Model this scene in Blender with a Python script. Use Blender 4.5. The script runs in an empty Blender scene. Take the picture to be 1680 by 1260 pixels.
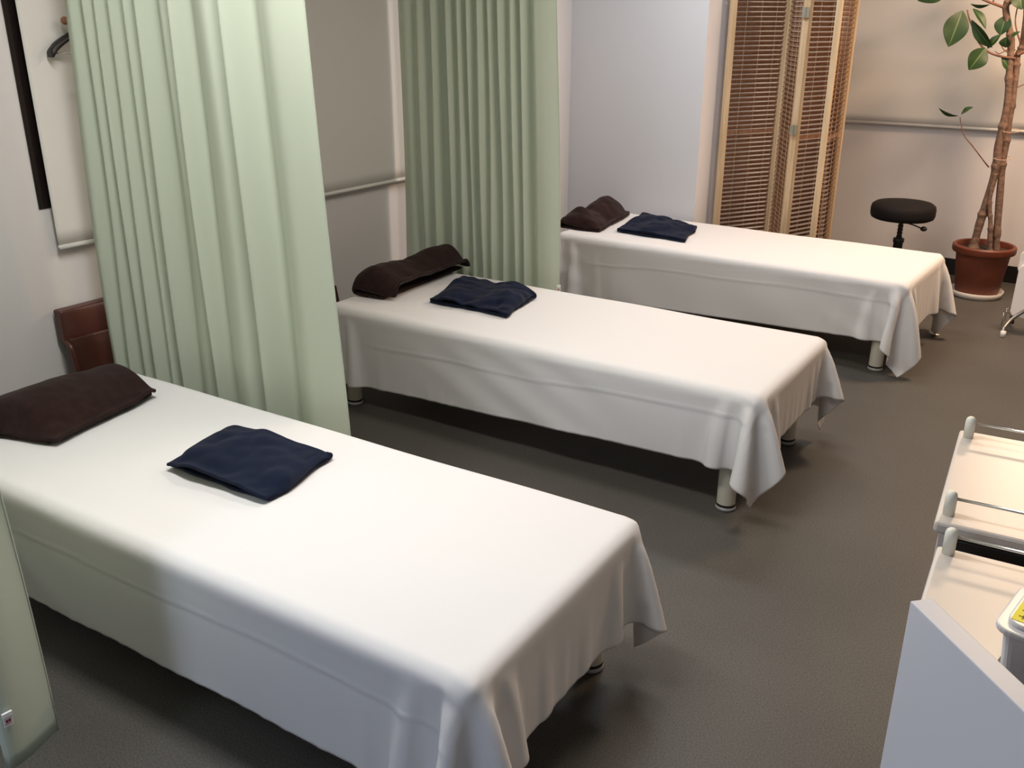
import bpy, bmesh, math, random
import numpy as np
from mathutils import Vector, Matrix, noise as mnoise
random.seed(7); np.random.seed(7)
PI = math.pi
scene = bpy.context.scene
col = scene.collection

# ------------------------------------------------------------------ helpers
def link(name, me, mat=None, parent=None, smooth=True):
    o = bpy.data.objects.new(name, me); col.objects.link(o)
    if mat is not None and not me.materials: me.materials.append(mat)
    if parent is not None: o.parent = parent
    if smooth:
        for p in me.polygons: p.use_smooth = True
    return o
def obj(name, bm, mat=None, parent=None, smooth=False):
    me = bpy.data.meshes.new(name)
    bmesh.ops.recalc_face_normals(bm, faces=bm.faces)
    bm.to_mesh(me); bm.free()
    return link(name, me, mat, parent, smooth)
def tag(o, label=None, cat=None, group=None, kind=None):
    if label: o['label'] = label
    if cat: o['category'] = cat
    if group: o['group'] = group
    if kind: o['kind'] = kind
    return o
def empty(name, loc=(0, 0, 0), rz=0):
    o = bpy.data.objects.new(name, None); col.objects.link(o)
    o.location = loc; o.rotation_euler = (0, 0, rz); o.empty_display_size = .05
    return o
def box(bm, x0, x1, y0, y1, z0, z1, M=None):
    vs = [bm.verts.new((x, y, z)) for x in (x0, x1) for y in (y0, y1) for z in (z0, z1)]
    if M is not None:
        for v in vs: v.co = M @ v.co
    for f in ((0,1,3,2),(4,6,7,5),(0,4,5,1),(2,3,7,6),(0,2,6,4),(1,5,7,3)):
        bm.faces.new([vs[i] for i in f])
    return vs
def bevel(o, w=.003, seg=2, ang=35):
    m = o.modifiers.new('bevel', 'BEVEL'); m.width = w; m.segments = seg
    m.limit_method = 'ANGLE'; m.angle_limit = math.radians(ang)
    return o
def cyl(bm, p0, p1, r0, r1=None, seg=20, caps=True):
    p0 = Vector(p0); p1 = Vector(p1); r1 = r0 if r1 is None else r1
    d = (p1-p0).normalized(); a = d.orthogonal().normalized(); b = d.cross(a)
    rings = []
    for p, r in ((p0, r0), (p1, r1)):
        rings.append([bm.verts.new(p+(a*math.cos(2*PI*i/seg)+b*math.sin(2*PI*i/seg))*r) for i in range(seg)])
    for i in range(seg):
        j = (i+1) % seg
        bm.faces.new((rings[0][i], rings[0][j], rings[1][j], rings[1][i]))
    if caps:
        bm.faces.new(rings[0]); bm.faces.new(rings[1])
def tube(bm, pts, rad, seg=10, caps=True):
    pts = [Vector(p) for p in pts]; n = len(pts)
    rad = rad if isinstance(rad, (list, tuple)) else [rad]*n
    prev = None; rings = []
    for i, p in enumerate(pts):
        t = (pts[min(i+1, n-1)]-pts[max(i-1, 0)]).normalized()
        a = t.orthogonal().normalized() if prev is None else (prev-t*prev.dot(t)).normalized()
        prev = a; b = t.cross(a)
        rings.append([bm.verts.new(p+(a*math.cos(2*PI*k/seg)+b*math.sin(2*PI*k/seg))*rad[i]) for k in range(seg)])
    for i in range(n-1):
        for k in range(seg):
            j = (k+1) % seg
            bm.faces.new((rings[i][k], rings[i][j], rings[i+1][j], rings[i+1][k]))
    if caps: bm.faces.new(rings[0]); bm.faces.new(rings[-1])
def lathe(bm, prof, c=(0, 0, 0), seg=48, M=None):
    rings = []
    for r, z in prof:
        if r < 1e-6: rings.append([bm.verts.new((c[0], c[1], c[2]+z))])
        else: rings.append([bm.verts.new((c[0]+r*math.cos(2*PI*i/seg), c[1]+r*math.sin(2*PI*i/seg), c[2]+z)) for i in range(seg)])
    if M is not None:
        for rg in rings:
            for v in rg: v.co = M @ v.co
    for a, b in zip(rings, rings[1:]):
        for i in range(seg):
            j = (i+1) % seg
            if len(a) == 1 and len(b) == 1: continue
            if len(a) == 1: bm.faces.new((a[0], b[j], b[i]))
            elif len(b) == 1: bm.faces.new((a[i], a[j], b[0]))
            else: bm.faces.new((a[i], a[j], b[j], b[i]))
def catmull(pts, n=8):
    pts = [Vector(p) for p in pts]; P = [pts[0]*2-pts[1]]+pts+[pts[-1]*2-pts[-2]]; out = []
    for i in range(1, len(P)-2):
        for k in range(n):
            t = k/n; a, b, c, d = P[i-1:i+3]
            out.append(.5*((2*b)+(c-a)*t+(2*a-5*b+4*c-d)*t*t+(3*b-a-3*c+d)*t**3))
    out.append(pts[-1]); return out
def grid_mesh(name, P, uv=False):
    """P: (n,m,3) array -> mesh"""
    n, m = P.shape[:2]
    idx = np.arange(n*m).reshape(n, m)
    f = np.stack([idx[:-1, :-1], idx[1:, :-1], idx[1:, 1:], idx[:-1, 1:]], -1).reshape(-1, 4)
    me = bpy.data.meshes.new(name)
    me.from_pydata(P.reshape(-1, 3).tolist(), [], f.tolist()); me.update()
    return me
def rbox(name, x0, x1, y0, y1, z0, z1, mat, parent=None, w=.004, seg=2):
    bm = bmesh.new(); box(bm, x0, x1, y0, y1, z0, z1)
    return bevel(obj(name, bm, mat, parent), w, seg)

# ------------------------------------------------------------------ materials
def mat(name, color, rough=.6, metal=0, spec=.5, bump=None, noise=None, sheen=0, transl=0, ao=None, coat=0):
    """bump=(scale,strength,dist)  noise=(scale, amount, detail)"""
    m = bpy.data.materials.new(name); m.use_nodes = True
    nt = m.node_tree; N = nt.nodes; L = nt.links
    b = N['Principled BSDF']; out = N['Material Output']
    b.inputs['Base Color'].default_value = (*color, 1)
    b.inputs['Roughness'].default_value = rough; b.inputs['Metallic'].default_value = metal
    b.inputs['Specular IOR Level'].default_value = spec
    if sheen: b.inputs['Sheen Weight'].default_value = sheen; b.inputs['Sheen Roughness'].default_value = .5
    if coat: b.inputs['Coat Weight'].default_value = coat
    tc = N.new('ShaderNodeTexCoord')
    if noise:
        nz = N.new('ShaderNodeTexNoise'); nz.inputs['Scale'].default_value = noise[0]; nz.inputs['Detail'].default_value = noise[2]
        L.new(tc.outputs['Object'], nz.inputs['Vector'])
        cr = N.new('ShaderNodeValToRGB'); a = noise[1]
        cr.color_ramp.elements[0].position = .3; cr.color_ramp.elements[1].position = .7
        cr.color_ramp.elements[0].color = (*[c*(1-a) for c in color], 1)
        cr.color_ramp.elements[1].color = (*[min(1, c*(1+a)) for c in color], 1)
        L.new(nz.outputs['Fac'], cr.inputs['Fac']); L.new(cr.outputs['Color'], b.inputs['Base Color'])
    if bump:
        nb = N.new('ShaderNodeTexNoise'); nb.inputs['Scale'].default_value = bump[0]; nb.inputs['Detail'].default_value = 4
        L.new(tc.outputs['Object'], nb.inputs['Vector'])
        bp = N.new('ShaderNodeBump'); bp.inputs['Strength'].default_value = bump[1]; bp.inputs['Distance'].default_value = bump[2]
        L.new(nb.outputs['Fac'], bp.inputs['Height']); L.new(bp.outputs['Normal'], b.inputs['Normal'])
    if transl:
        tr = N.new('ShaderNodeBsdfTranslucent'); tr.inputs['Color'].default_value = (*color, 1)
        mx = N.new('ShaderNodeMixShader'); mx.inputs['Fac'].default_value = transl
        L.new(b.outputs['BSDF'], mx.inputs[1]); L.new(tr.outputs['BSDF'], mx.inputs[2]); L.new(mx.outputs['Shader'], out.inputs['Surface'])
    return m
def wood(name, c1, c2, scale=(60, 60, 3), rough=.5):
    m = mat(name, c1, rough); nt = m.node_tree; N = nt.nodes; L = nt.links
    tc = N.new('ShaderNodeTexCoord'); mp = N.new('ShaderNodeMapping'); mp.inputs['Scale'].default_value = scale
    nz = N.new('ShaderNodeTexNoise'); nz.inputs['Scale'].default_value = 1; nz.inputs['Detail'].default_value = 5
    cr = N.new('ShaderNodeValToRGB'); cr.color_ramp.elements[0].position = .35; cr.color_ramp.elements[1].position = .65
    cr.color_ramp.elements[0].color = (*c1, 1); cr.color_ramp.elements[1].color = (*c2, 1)
    L.new(tc.outputs['Object'], mp.inputs['Vector']); L.new(mp.outputs['Vector'], nz.inputs['Vector'])
    L.new(nz.outputs['Fac'], cr.inputs['Fac']); L.new(cr.outputs['Color'], N['Principled BSDF'].inputs['Base Color'])
    return m
def emit(name, color, s):
    m = bpy.data.materials.new(name); m.use_nodes = True; b = m.node_tree.nodes['Principled BSDF']
    b.inputs['Base Color'].default_value = (*color, 1); b.inputs['Emission Color'].default_value = (*color, 1)
    b.inputs['Emission Strength'].default_value = s
    return m

M_wall = mat('wall_paper', (.66, .63, .62), .85, bump=(220, .25, .002))
M_board = mat('column_paper', (.66, .66, .69), .8, bump=(220, .15, .002))
M_ceil = mat('ceiling_white', (.55, .55, .54), .9)
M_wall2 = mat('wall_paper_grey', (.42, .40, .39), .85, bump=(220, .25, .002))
M_base = mat('black_baseboard', (.008, .007, .007), .35)
M_sheet = mat('white_cotton', (.80, .79, .79), .85, spec=.2, bump=(700, .12, .0006), transl=.12)
M_matt = mat('mattress_vinyl', (.75, .72, .66), .5)
M_frame = mat('bed_frame_cream', (.62, .59, .52), .4)
M_leg = mat('cream_metal', (.56, .53, .45), .35, coat=.2)
M_blk = mat('black_plastic', (.012, .011, .011), .45)
M_clear = mat('clear_glide', (.35, .36, .36), .15)
M_curt = mat('green_curtain', (.64, .70, .59), .8, spec=.2, bump=(500, .1, .0005), transl=.28)
M_blind = mat('roller_blind_cloth', (.66, .64, .60), .85, bump=(500, .1, .0006))
M_towel = mat('brown_fleece', (.022, .010, .009), .95, spec=.15, sheen=.08, bump=(350, .5, .0015), noise=(40, .2, 3))
M_towel2 = mat('brown_fleece_edge', (.030, .019, .017), .95, spec=.15, bump=(350, .3, .001))
M_navy = mat('navy_jersey', (.005, .009, .026), .9, spec=.15, sheen=.05, bump=(400, .3, .001), noise=(30, .15, 3))
M_chair = mat('brown_leather', (.075, .022, .014), .38, bump=(150, .2, .001))
M_chair_dk = mat('brown_leather_dark', (.050, .014, .009), .3, bump=(150, .2, .001))
M_pine = wood('pale_pine', (.64, .49, .32), (.54, .39, .23), (50, 50, 4))
M_slat = wood('cedar_slat', (.34, .19, .115), (.25, .125, .065), (6, 60, 60), .45)
M_cord = mat('blind_cord', (.6, .45, .3), .8)
M_terra = mat('terracotta', (.150, .034, .014), .5, noise=(8, .12, 2))
M_soil = mat('potting_soil', (.045, .026, .016), .95, bump=(90, 1, .01), noise=(60, .6, 4))
M_sauc = mat('white_plastic_saucer', (.62, .58, .54), .35)
M_bark = mat('ficus_bark', (.175, .105, .072), .85, bump=(60, .8, .006), noise=(45, .35, 5))
M_twig = mat('ficus_twig', (.19, .085, .05), .7, noise=(50, .3, 3))
M_twine = mat('twine', (.5, .36, .26), .9)
M_whitep = mat('white_plastic', (.78, .74, .71), .3)
M_tube = mat('grey_tube', (.36, .34, .32), .4, 1)
M_chrome = mat('chrome', (.75, .74, .72), .18, 1)
M_steel = mat('brushed_steel', (.62, .57, .52), .3, 1)
M_post = mat('frosted_post', (.80, .78, .68), .4)
M_lam = mat('cream_laminate', (.62, .56, .50), .35)
M_dark = mat('dark_opening', (.02, .018, .018), .6)
M_panel = mat('white_laminate', (.66, .66, .70), .35)
M_lid = mat('milky_lid', (.80, .79, .80), .25, transl=.15)
M_box = mat('white_tub', (.74, .74, .80), .35)
M_yel = mat('yellow_label', (.9, .78, .02), .5)
M_ink = mat('label_ink', (.25, .2, .02), .6)
M_tagw = mat('tag_white', (.85, .85, .85), .6)
M_tagr = mat('tag_red', (.35, .02, .07), .6)
M_glass = mat('window_dark_glass', (.01, .006, .006), .15)
M_alum = mat('rail_aluminium', (.6, .6, .6), .4, 1)
M_wood2 = mat('brown_peg_wood', (.30, .14, .08), .5)
M_stool = mat('black_vinyl', (.010, .008, .008), .75, spec=.2, bump=(200, .15, .001))

# leaf with paler midrib
def leaf_mat():
    m = mat('rubber_leaf', (.03, .085, .02), .5, spec=.5); nt = m.node_tree; N = nt.nodes; L = nt.links
    at = N.new('ShaderNodeUVMap'); sp = N.new('ShaderNodeSeparateXYZ')
    L.new(at.outputs['UV'], sp.inputs[0])
    ab = N.new('ShaderNodeMath'); ab.operation = 'SUBTRACT'; ab.inputs[1].default_value = .5; L.new(sp.outputs['Y'], ab.inputs[0])
    a2 = N.new('ShaderNodeMath'); a2.operation = 'ABSOLUTE'; L.new(ab.outputs[0], a2.inputs[0])
    cr = N.new('ShaderNodeValToRGB'); cr.color_ramp.elements[0].position = .015; cr.color_ramp.elements[1].position = .04
    cr.color_ramp.elements[0].color = (.11, .18, .06, 1); cr.color_ramp.elements[1].color = (.015, .048, .007, 1)
    L.new(a2.outputs[0], cr.inputs['Fac']); L.new(cr.outputs['Color'], N['Principled BSDF'].inputs['Base Color'])
    return m
M_leaf = leaf_mat()
# floor: dark grey, fine light and dark flecks
def floor_mat():
    m = mat('speckled_vinyl', (.1, .1, .1), .55, spec=.35); nt = m.node_tree; N = nt.nodes; L = nt.links
    tc = N.new('ShaderNodeTexCoord')
    n1 = N.new('ShaderNodeTexNoise'); n1.inputs['Scale'].default_value = 240; n1.inputs['Detail'].default_value = 9; n1.inputs['Roughness'].default_value = .75
    n2 = N.new('ShaderNodeTexNoise'); n2.inputs['Scale'].default_value = 1.7; n2.inputs['Detail'].default_value = 3
    vo = N.new('ShaderNodeTexVoronoi'); vo.inputs['Scale'].default_value = 70
    for n in (n1, n2, vo): L.new(tc.outputs['Object'], n.inputs['Vector'])
    c1 = N.new('ShaderNodeValToRGB'); c1.color_ramp.elements[0].position = .38; c1.color_ramp.elements[1].position = .66
    c1.color_ramp.elements[0].color = (.040, .037, .033, 1); c1.color_ramp.elements[1].color = (.125, .118, .104, 1)
    L.new(n1.outputs['Fac'], c1.inputs['Fac'])
    c2 = N.new('ShaderNodeValToRGB'); c2.color_ramp.elements[0].position = .3; c2.color_ramp.elements[1].position = .7
    c2.color_ramp.elements[0].color = (.85, .85, .85, 1); c2.color_ramp.elements[1].color = (1.1, 1.1, 1.1, 1)
    L.new(n2.outputs['Fac'], c2.inputs['Fac'])
    mx = N.new('ShaderNodeMix'); mx.data_type = 'RGBA'; mx.blend_type = 'MULTIPLY'; mx.inputs[0].default_value = 1
    L.new(c1.outputs['Color'], mx.inputs[6]); L.new(c2.outputs['Color'], mx.inputs[7])
    c3 = N.new('ShaderNodeValToRGB'); c3.color_ramp.elements[0].position = .07; c3.color_ramp.elements[1].position = .11
    c3.color_ramp.elements[0].color = (.35, .35, .35, 1); c3.color_ramp.elements[1].color = (1, 1, 1, 1)
    L.new(vo.outputs['Distance'], c3.inputs['Fac'])
    m2 = N.new('ShaderNodeMix'); m2.data_type = 'RGBA'; m2.blend_type = 'MULTIPLY'; m2.inputs[0].default_value = .45
    L.new(mx.outputs[2], m2.inputs[6]); L.new(c3.outputs['Color'], m2.inputs[7])
    L.new(m2.outputs[2], N['Principled BSDF'].inputs['Base Color'])
    bp = N.new('ShaderNodeBump'); bp.inputs['Strength'].default_value = .12; bp.inputs['Distance'].default_value = .0006
    L.new(n1.outputs['Fac'], bp.inputs['Height']); L.new(bp.outputs['Normal'], N['Principled BSDF'].inputs['Normal'])
    return m
M_floor = floor_mat()

# ------------------------------------------------------------------ room shell
XW, XR, YF, YB, ZC = -.46, 4.3, 3.38, -5.0, 2.4
def struct(name, x0, x1, y0, y1, z0, z1, m):
    bm = bmesh.new(); box(bm, x0, x1, y0, y1, z0, z1)
    return tag(obj(name, bm, m), kind='structure')
struct('floor', XW-.1, XR+.1, YB-.1, YF+.1, -.1, 0, M_floor)
struct('ceiling', XW-.1, XR+.1, YB-.1, YF+.1, ZC, ZC+.1, M_ceil)
struct('wall_left', XW-.1, XW, YB, YF, 0, ZC, M_wall)
struct('wall_right', XR, XR+.1, YB, YF, 0, ZC, M_wall2)
struct('wall_far', XW-.1, XR+.1, YF, YF+.1, 0, ZC, M_wall)
struct('wall_near', XW-.1, XR+.1, YB-.1, YB, 0, ZC, M_wall2)
struct('wall_column', XW, .40, 2.075, YF, 0, ZC, M_board)
struct('baseboard_far', .40, XR, YF-.012, YF, 0, .103, M_base)
struct('baseboard_left', XW, XW+.012, YB, 2.075, 0, .103, M_base)
struct('baseboard_right', XR-.012, XR, YB, YF-.012, 0, .103, M_base)
# windows behind the roller blinds: dark glass in a dark frame
def window(name, M):
    bm = bmesh.new(); box(bm, 0, 1, 0, 1, 0, 1, M)
    w = tag(obj(name, bm, M_glass), kind='structure')
    return w
def trs(x0, x1, y0, y1, z0, z1):
    return Matrix.Translation((x0, y0, z0)) @ Matrix.Diagonal((x1-x0, y1-y0, z1-z0, 1))
window('window_1', trs(XW, XW+.004, -1.327, .85, .925, 2.2))
window('window_2', trs(.95, 3.1, YF-.004, YF, 1.02, 2.2))

# roller blinds: cloth, bottom bar, roller
def roller(name, axis, a0, a1, pos, zb, label):
    root = empty(name, (pos, (a0+a1)/2, zb) if axis == 'y' else ((a0+a1)/2, pos, zb))
    tag(root, label, 'blind')
    L = (a1-a0)/2; R = Matrix.Identity(4) if axis == 'y' else Matrix.Rotation(-PI/2, 4, 'Z')
    n = 60; mz = 30
    P = np.zeros((n, mz, 3))
    for i in range(n):
        for j in range(mz):
            a = -L+2*L*i/(n-1); z = .008+(2.26-zb)*j/(mz-1)
            P[i, j] = R @ Vector((.0015*math.sin(a*5+z*2), a, z))
    o = link('blind_cloth', grid_mesh('blind_cloth', P), M_blind, root)
    s = o.modifiers.new('s', 'SOLIDIFY'); s.thickness = .0012; s.offset = 0
    bm = bmesh.new(); tube(bm, [R @ Vector((0, a, 0)) for a in (-L, L)], .0085, 14)
    obj('bottom_bar', bm, M_blind, root, True)
    bm = bmesh.new(); cyl(bm, R @ Vector((0, -L-.01, 2.29-zb)), R @ Vector((0, L+.01, 2.29-zb)), .028)
    obj('roller_tube', bm, M_blind, root, True)
    return root
roller('roller_blind', 'y', -1.297, -.32, XW+.03, .793, 'white roller blind on the left wall edged by a black window gap')
roller('roller_blind', 'y', -.26, 1.0, XW+.03, .793, 'white roller blind on the left wall between the two big green curtains')
roller('roller_blind', 'x', .80, 3.1, YF-.03, .905, 'beige white roller blind on the far wall behind the potted tree')

# ------------------------------------------------------------------ cloth simulation (numpy)
def catmull_up(P, k):
    """upsample (n,m,3) along both axes by k with Catmull-Rom"""
    def up(A):
        n = A.shape[0]
        E_ = np.concatenate([2*A[:1]-A[1:2], A, 2*A[-1:]-A[-2:-1]], 0)
        out = []
        a, b, c, d = E_[:n-1], E_[1:n], E_[2:n+1], E_[3:n+2]
        for q in range(k):
            t = q/k
            out.append(.5*(2*b+(c-a)*t+(2*a-5*b+4*c-d)*t*t+(3*b-a-3*c+d)*t**3))
        O = np.stack(out, 1).reshape((-1,)+A.shape[1:])
        return np.concatenate([O, A[-1:]], 0)
    return up(up(P).transpose(1, 0, 2)).transpose(1, 0, 2)

def drape(L, W, h, of, oh, on, ofar, skew, seed, steps=900, sp=.021, wind=None):
    """sheet over a mattress. u: 0 at foot -> L at head (x axis), v: -W/2 near -> W/2 far (y axis)."""
    rng = np.random.RandomState(seed)
    us = np.linspace(-of, L+oh, int(round((L+of+oh)/sp))+1)
    vs = np.linspace(-W/2-on, W/2+ofar, int(round((W+on+ofar)/sp))+1)
    n, m = len(us), len(vs); du = us[1]-us[0]; dv = vs[1]-vs[0]
    U, V = np.meshgrid(us, vs, indexing='ij')
    X0 = np.stack([U+skew[0]*V, V+skew[1]*(U-L/2), np.full_like(U, h+.002)], -1)
    X = X0.copy(); X[..., :2] += rng.normal(0, .0012, X[..., :2].shape)
    X[..., 2] += .004*np.sin(U*17+seed)*np.sin(V*13)*((U < 0)|(U > L)|(np.abs(V) > W/2))
    inv = np.ones((n, m)); fixed = (X0[..., 0] > .05)&(X0[..., 0] < L-.05)&(np.abs(X0[..., 1]) < W/2-.05)
    inv[fixed] = 0
    X[fixed] = X0[fixed]
    r = .032; c = np.array([L/2, 0, h-1.0]); b = np.array([L/2-r, W/2-r-.004, 1.0-r])
    Xp = X.copy(); g = -9.8; dt = 1/240.
    def cons(i0, i1, j0, j1, di, dj, rest, k):
        A = X[i0[0]:i0[1]:i0[2], j0[0]:j0[1]:j0[2]]; B = X[i0[0]+di:i0[1]+di if i0[1]+di < n else None:i0[2], j0[0]+dj:(j0[1]+dj if j0[1]+dj < m else None):j0[2]]
    sets = []
    def add(di, dj, rest, k):
        # colour along the direction so that no vertex is shared inside one set
        I, J = np.meshgrid(np.arange(n), np.arange(m), indexing='ij')
        I2, J2 = I+di, J+dj
        ok = (I2 >= 0)&(I2 < n)&(J2 >= 0)&(J2 < m)
        par = ((I//abs(di)) if di else (J//abs(dj))) % 2
        for q in (0, 1):
            s = ok&(par == q)
            ia = (I[s]*m+J[s]); ib = (I2[s]*m+J2[s])
            wa = inv.reshape(-1)[ia]; wb = inv.reshape(-1)[ib]
            keep = (wa+wb) > 0; ia, ib, wa, wb = ia[keep], ib[keep], wa[keep], wb[keep]
            sets.append((ia, ib, (k*wa/(wa+wb))[:, None], (k*wb/(wa+wb))[:, None], rest))
    add(1, 0, du, 1.); add(0, 1, dv, 1.)
    dg = math.hypot(du, dv)
    add(1, 1, dg, .35); add(1, -1, dg, .35)
    add(2, 0, 2*du, .10); add(0, 2, 2*dv, .10)
    F = lambda A: A.reshape(-1, 3)
    for it in range(steps):
        vel = (X-Xp)*.985
        Xp = X.copy()
        X = X+vel*inv[..., None]; X[..., 2] += g*dt*dt*inv
        if wind is not None and it < steps*.6: X += (wind(X, it/steps)*dt*dt)*inv[..., None]
        Xf = F(X)
        for _ in range(2):
            for ia, ib, wa, wb, rest in sets:
                d = Xf[ib]-Xf[ia]; l = np.sqrt((d*d).sum(1, keepdims=True))+1e-9
                e = d*((l-rest)/l)
                Xf[ia] += wa*e; Xf[ib] -= wb*e
        X = Xf.reshape(n, m, 3)
        # collision with the rounded mattress block
        q = X-c; s = np.sign(q); a = np.abs(q)-b
        mx = np.maximum(a, 0); ln = np.sqrt((mx**2).sum(-1))
        inside = (a.max(-1) <= 0)
        hit = (ln < r+.003)&~inside&(ln > 1e-7)
        push = (r+.003)/np.maximum(ln, 1e-7)
        tgt = c+s*(b+0)+0
        Y = c+s*(np.minimum(np.abs(q), b)+mx*push[..., None])
        X = np.where((hit&(inv > 0))[..., None], Y, X)
        if inside.any():
            k = a.argmax(-1)
            for ax in (0, 1, 2):
                sel = inside&(k == ax)&(inv > 0)
                X[..., ax] = np.where(sel, c[ax]+s[..., ax]*(b[ax]+r+.003), X[..., ax])
        fr = (hit|inside)&(inv > 0)
        Xp = np.where(fr[..., None], Xp+(X-Xp)*.5, Xp)
        X[..., 2] = np.maximum(X[..., 2], .006)
    return X, U, V

HB = .4286; WB = .7285; LB = 1.85
def bed_frame_of(xf, yf, r):
    # local (u toward the head, v toward the far side) -> world
    return Matrix.Translation((xf, yf, 0)) @ Matrix(((-math.cos(r), -math.sin(r), 0, 0), (-math.sin(r), math.cos(r), 0, 0), (0, 0, 1, 0), (0, 0, 0, 1)))
BEDS = [(1.7934, -1.5903, .0433), (1.7296, 0.0, .0199), (1.7895, 1.6433, -.0133)]

def make_bed(i, label):
    M = bed_frame_of(*BEDS[i])
    root = empty('massage_bed', (0, 0, 0)); root.matrix_world = Matrix.Translation(M @ Vector((LB/2, 0, 0))) @ Matrix.Rotation(BEDS[i][2], 4, 'Z')
    tag(root, label, 'bed', 'massage beds under white sheets')
    H = WB/2; l = LB/2
    def rb(name, hx, hy, z0, z1, m, w):
        bm = bmesh.new(); box(bm, -hx, hx, -hy, hy, z0, z1)
        return bevel(obj(name, bm, m, root, True), w, 5)
    rb('mattress', l-.006, H-.010, HB-.085, HB-.004, M_matt, .030)
    rb('bed_frame', l-.035, H-.035, HB-.150, HB-.086, M_frame, .006)
    la, lb = .099, .050
    for sx in (-1, 1):
        for sy in (-1, 1):
            x = sx*(l-la); y = sy*(H-.026-.006)
            y = sy*(H-.060)
            if sy < 0: y = -(H-.030)-.0
            if sy < 0: y = -(H-.045)
            bm = bmesh.new(); lathe(bm, [(0, .022), (.031, .022), (.031, HB-.152), (0, HB-.152)], (x, y, 0), 32)
            lg = obj('leg', bm, M_leg, root, True)
            e = lg.modifiers.new('e', 'EDGE_SPLIT'); e.split_angle = .8
            bm = bmesh.new(); lathe(bm, [(0, .014), (.0325, .014), (.0325, .022), (0, .022)], (x, y, 0), 32)
            obj('foot_ring', bm, M_blk, lg, False)
            bm = bmesh.new(); lathe(bm, [(0, 0.0), (.030, 0.0), (.035, .004), (.032, .014), (0, .014)], (x, y, 0), 32)
            obj('foot_glide', bm, M_clear, lg, True)
    return root, M

def make_sheet(i, M, of, oh, on, ofar, skew, seed, label, crease=.088, wind=None, fin=None):
    X, U, V = drape(LB, WB, HB, of, oh, on, ofar, skew, seed, wind=wind)
    k = 3
    P = catmull_up(X, k)
    UV = catmull_up(np.stack([U, V, V*0], -1), k)
    u, v = UV[..., 0], UV[..., 1]
    # normals
    gu = np.gradient(P, axis=0); gv = np.gradient(P, axis=1)
    N_ = np.cross(gu, gv); N_ /= np.linalg.norm(N_, axis=-1, keepdims=True)+1e-9
    if N_[N_.shape[0]//2, N_.shape[1]//2, 2] < 0: N_ = -N_
    # tuck line running along the near side and low wrinkles
    vn = -(v+WB/2)            # distance below the near edge, in cloth
    line = crease+.006*np.sin(u*3.1+seed)+.004*np.sin(u*9)
    fade = 1/(1+np.exp(-(u-.02)/.015))*(1/(1+np.exp((u-1.62)/.04)))
    dd = vn-line
    disp = fade*(.0030*np.exp(-(dd/.0042)**2)-.0022*(1/(1+np.exp(-dd/.004)))*np.exp(-np.maximum(dd, 0)/.03))
    wr = .0016*np.sin(u*7+np.sin(v*9)*1.2+seed)*np.sin(v*11+u*2)
    side = np.clip(vn/.05, 0, 1)
    wr += side*.0035*np.sin(u*11+seed+vn*14)*np.sin(u*4.3+2)*np.clip(vn/.25, 0, 1)
    wr += side*.0022*np.sin(u*23+vn*45+seed*2)*np.clip(np.sin(u*3+seed), 0, 1)
    P = P+N_*(disp+wr)[..., None]
    inner = (u > .1)&(u < LB-.1)&(np.abs(v) < WB/2-.05)
    P[..., 2] = np.where(inner, np.clip(P[..., 2], HB+.0005, HB+.0035), P[..., 2])
    Pw = P @ np.array(M.to_3x3()).T+np.array(M.translation)
    if fin is not None: Pw = fin(Pw, u, v)
    o = link('bed_sheet', grid_mesh('bed_sheet', Pw), M_sheet)
    s = o.modifiers.new('s', 'SOLIDIFY'); s.thickness = .0014; s.offset = 1
    return tag(o, label, 'sheet', 'white bed sheets')

bed_labels = ['massage bed nearest the camera, wholly covered by its white sheet', 'middle massage bed with a round cream leg showing at its foot end',
              'farthest massage bed, cream leg showing, beside the wooden folding screen']
sheet_labels = ['white sheet on the nearest bed, filling the lower left foreground', 'white sheet on the middle bed, long corner point hanging beside the cream leg',
                'white sheet on the farthest bed, next to the potted tree']
sheet_par = [dict(of=.230, oh=.20, on=.285, ofar=.20, skew=(.0, .0), seed=3),
             dict(of=.20, oh=.20, on=.268, ofar=.22, skew=(.02, -.035), seed=5),
             dict(of=.25, oh=.16, on=.282, ofar=.25, skew=(.02, -.035), seed=8)]
for i in range(3):
    root, M = make_bed(i, bed_labels[i])
    make_sheet(i, M, label=sheet_labels[i], **sheet_par[i])

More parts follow.
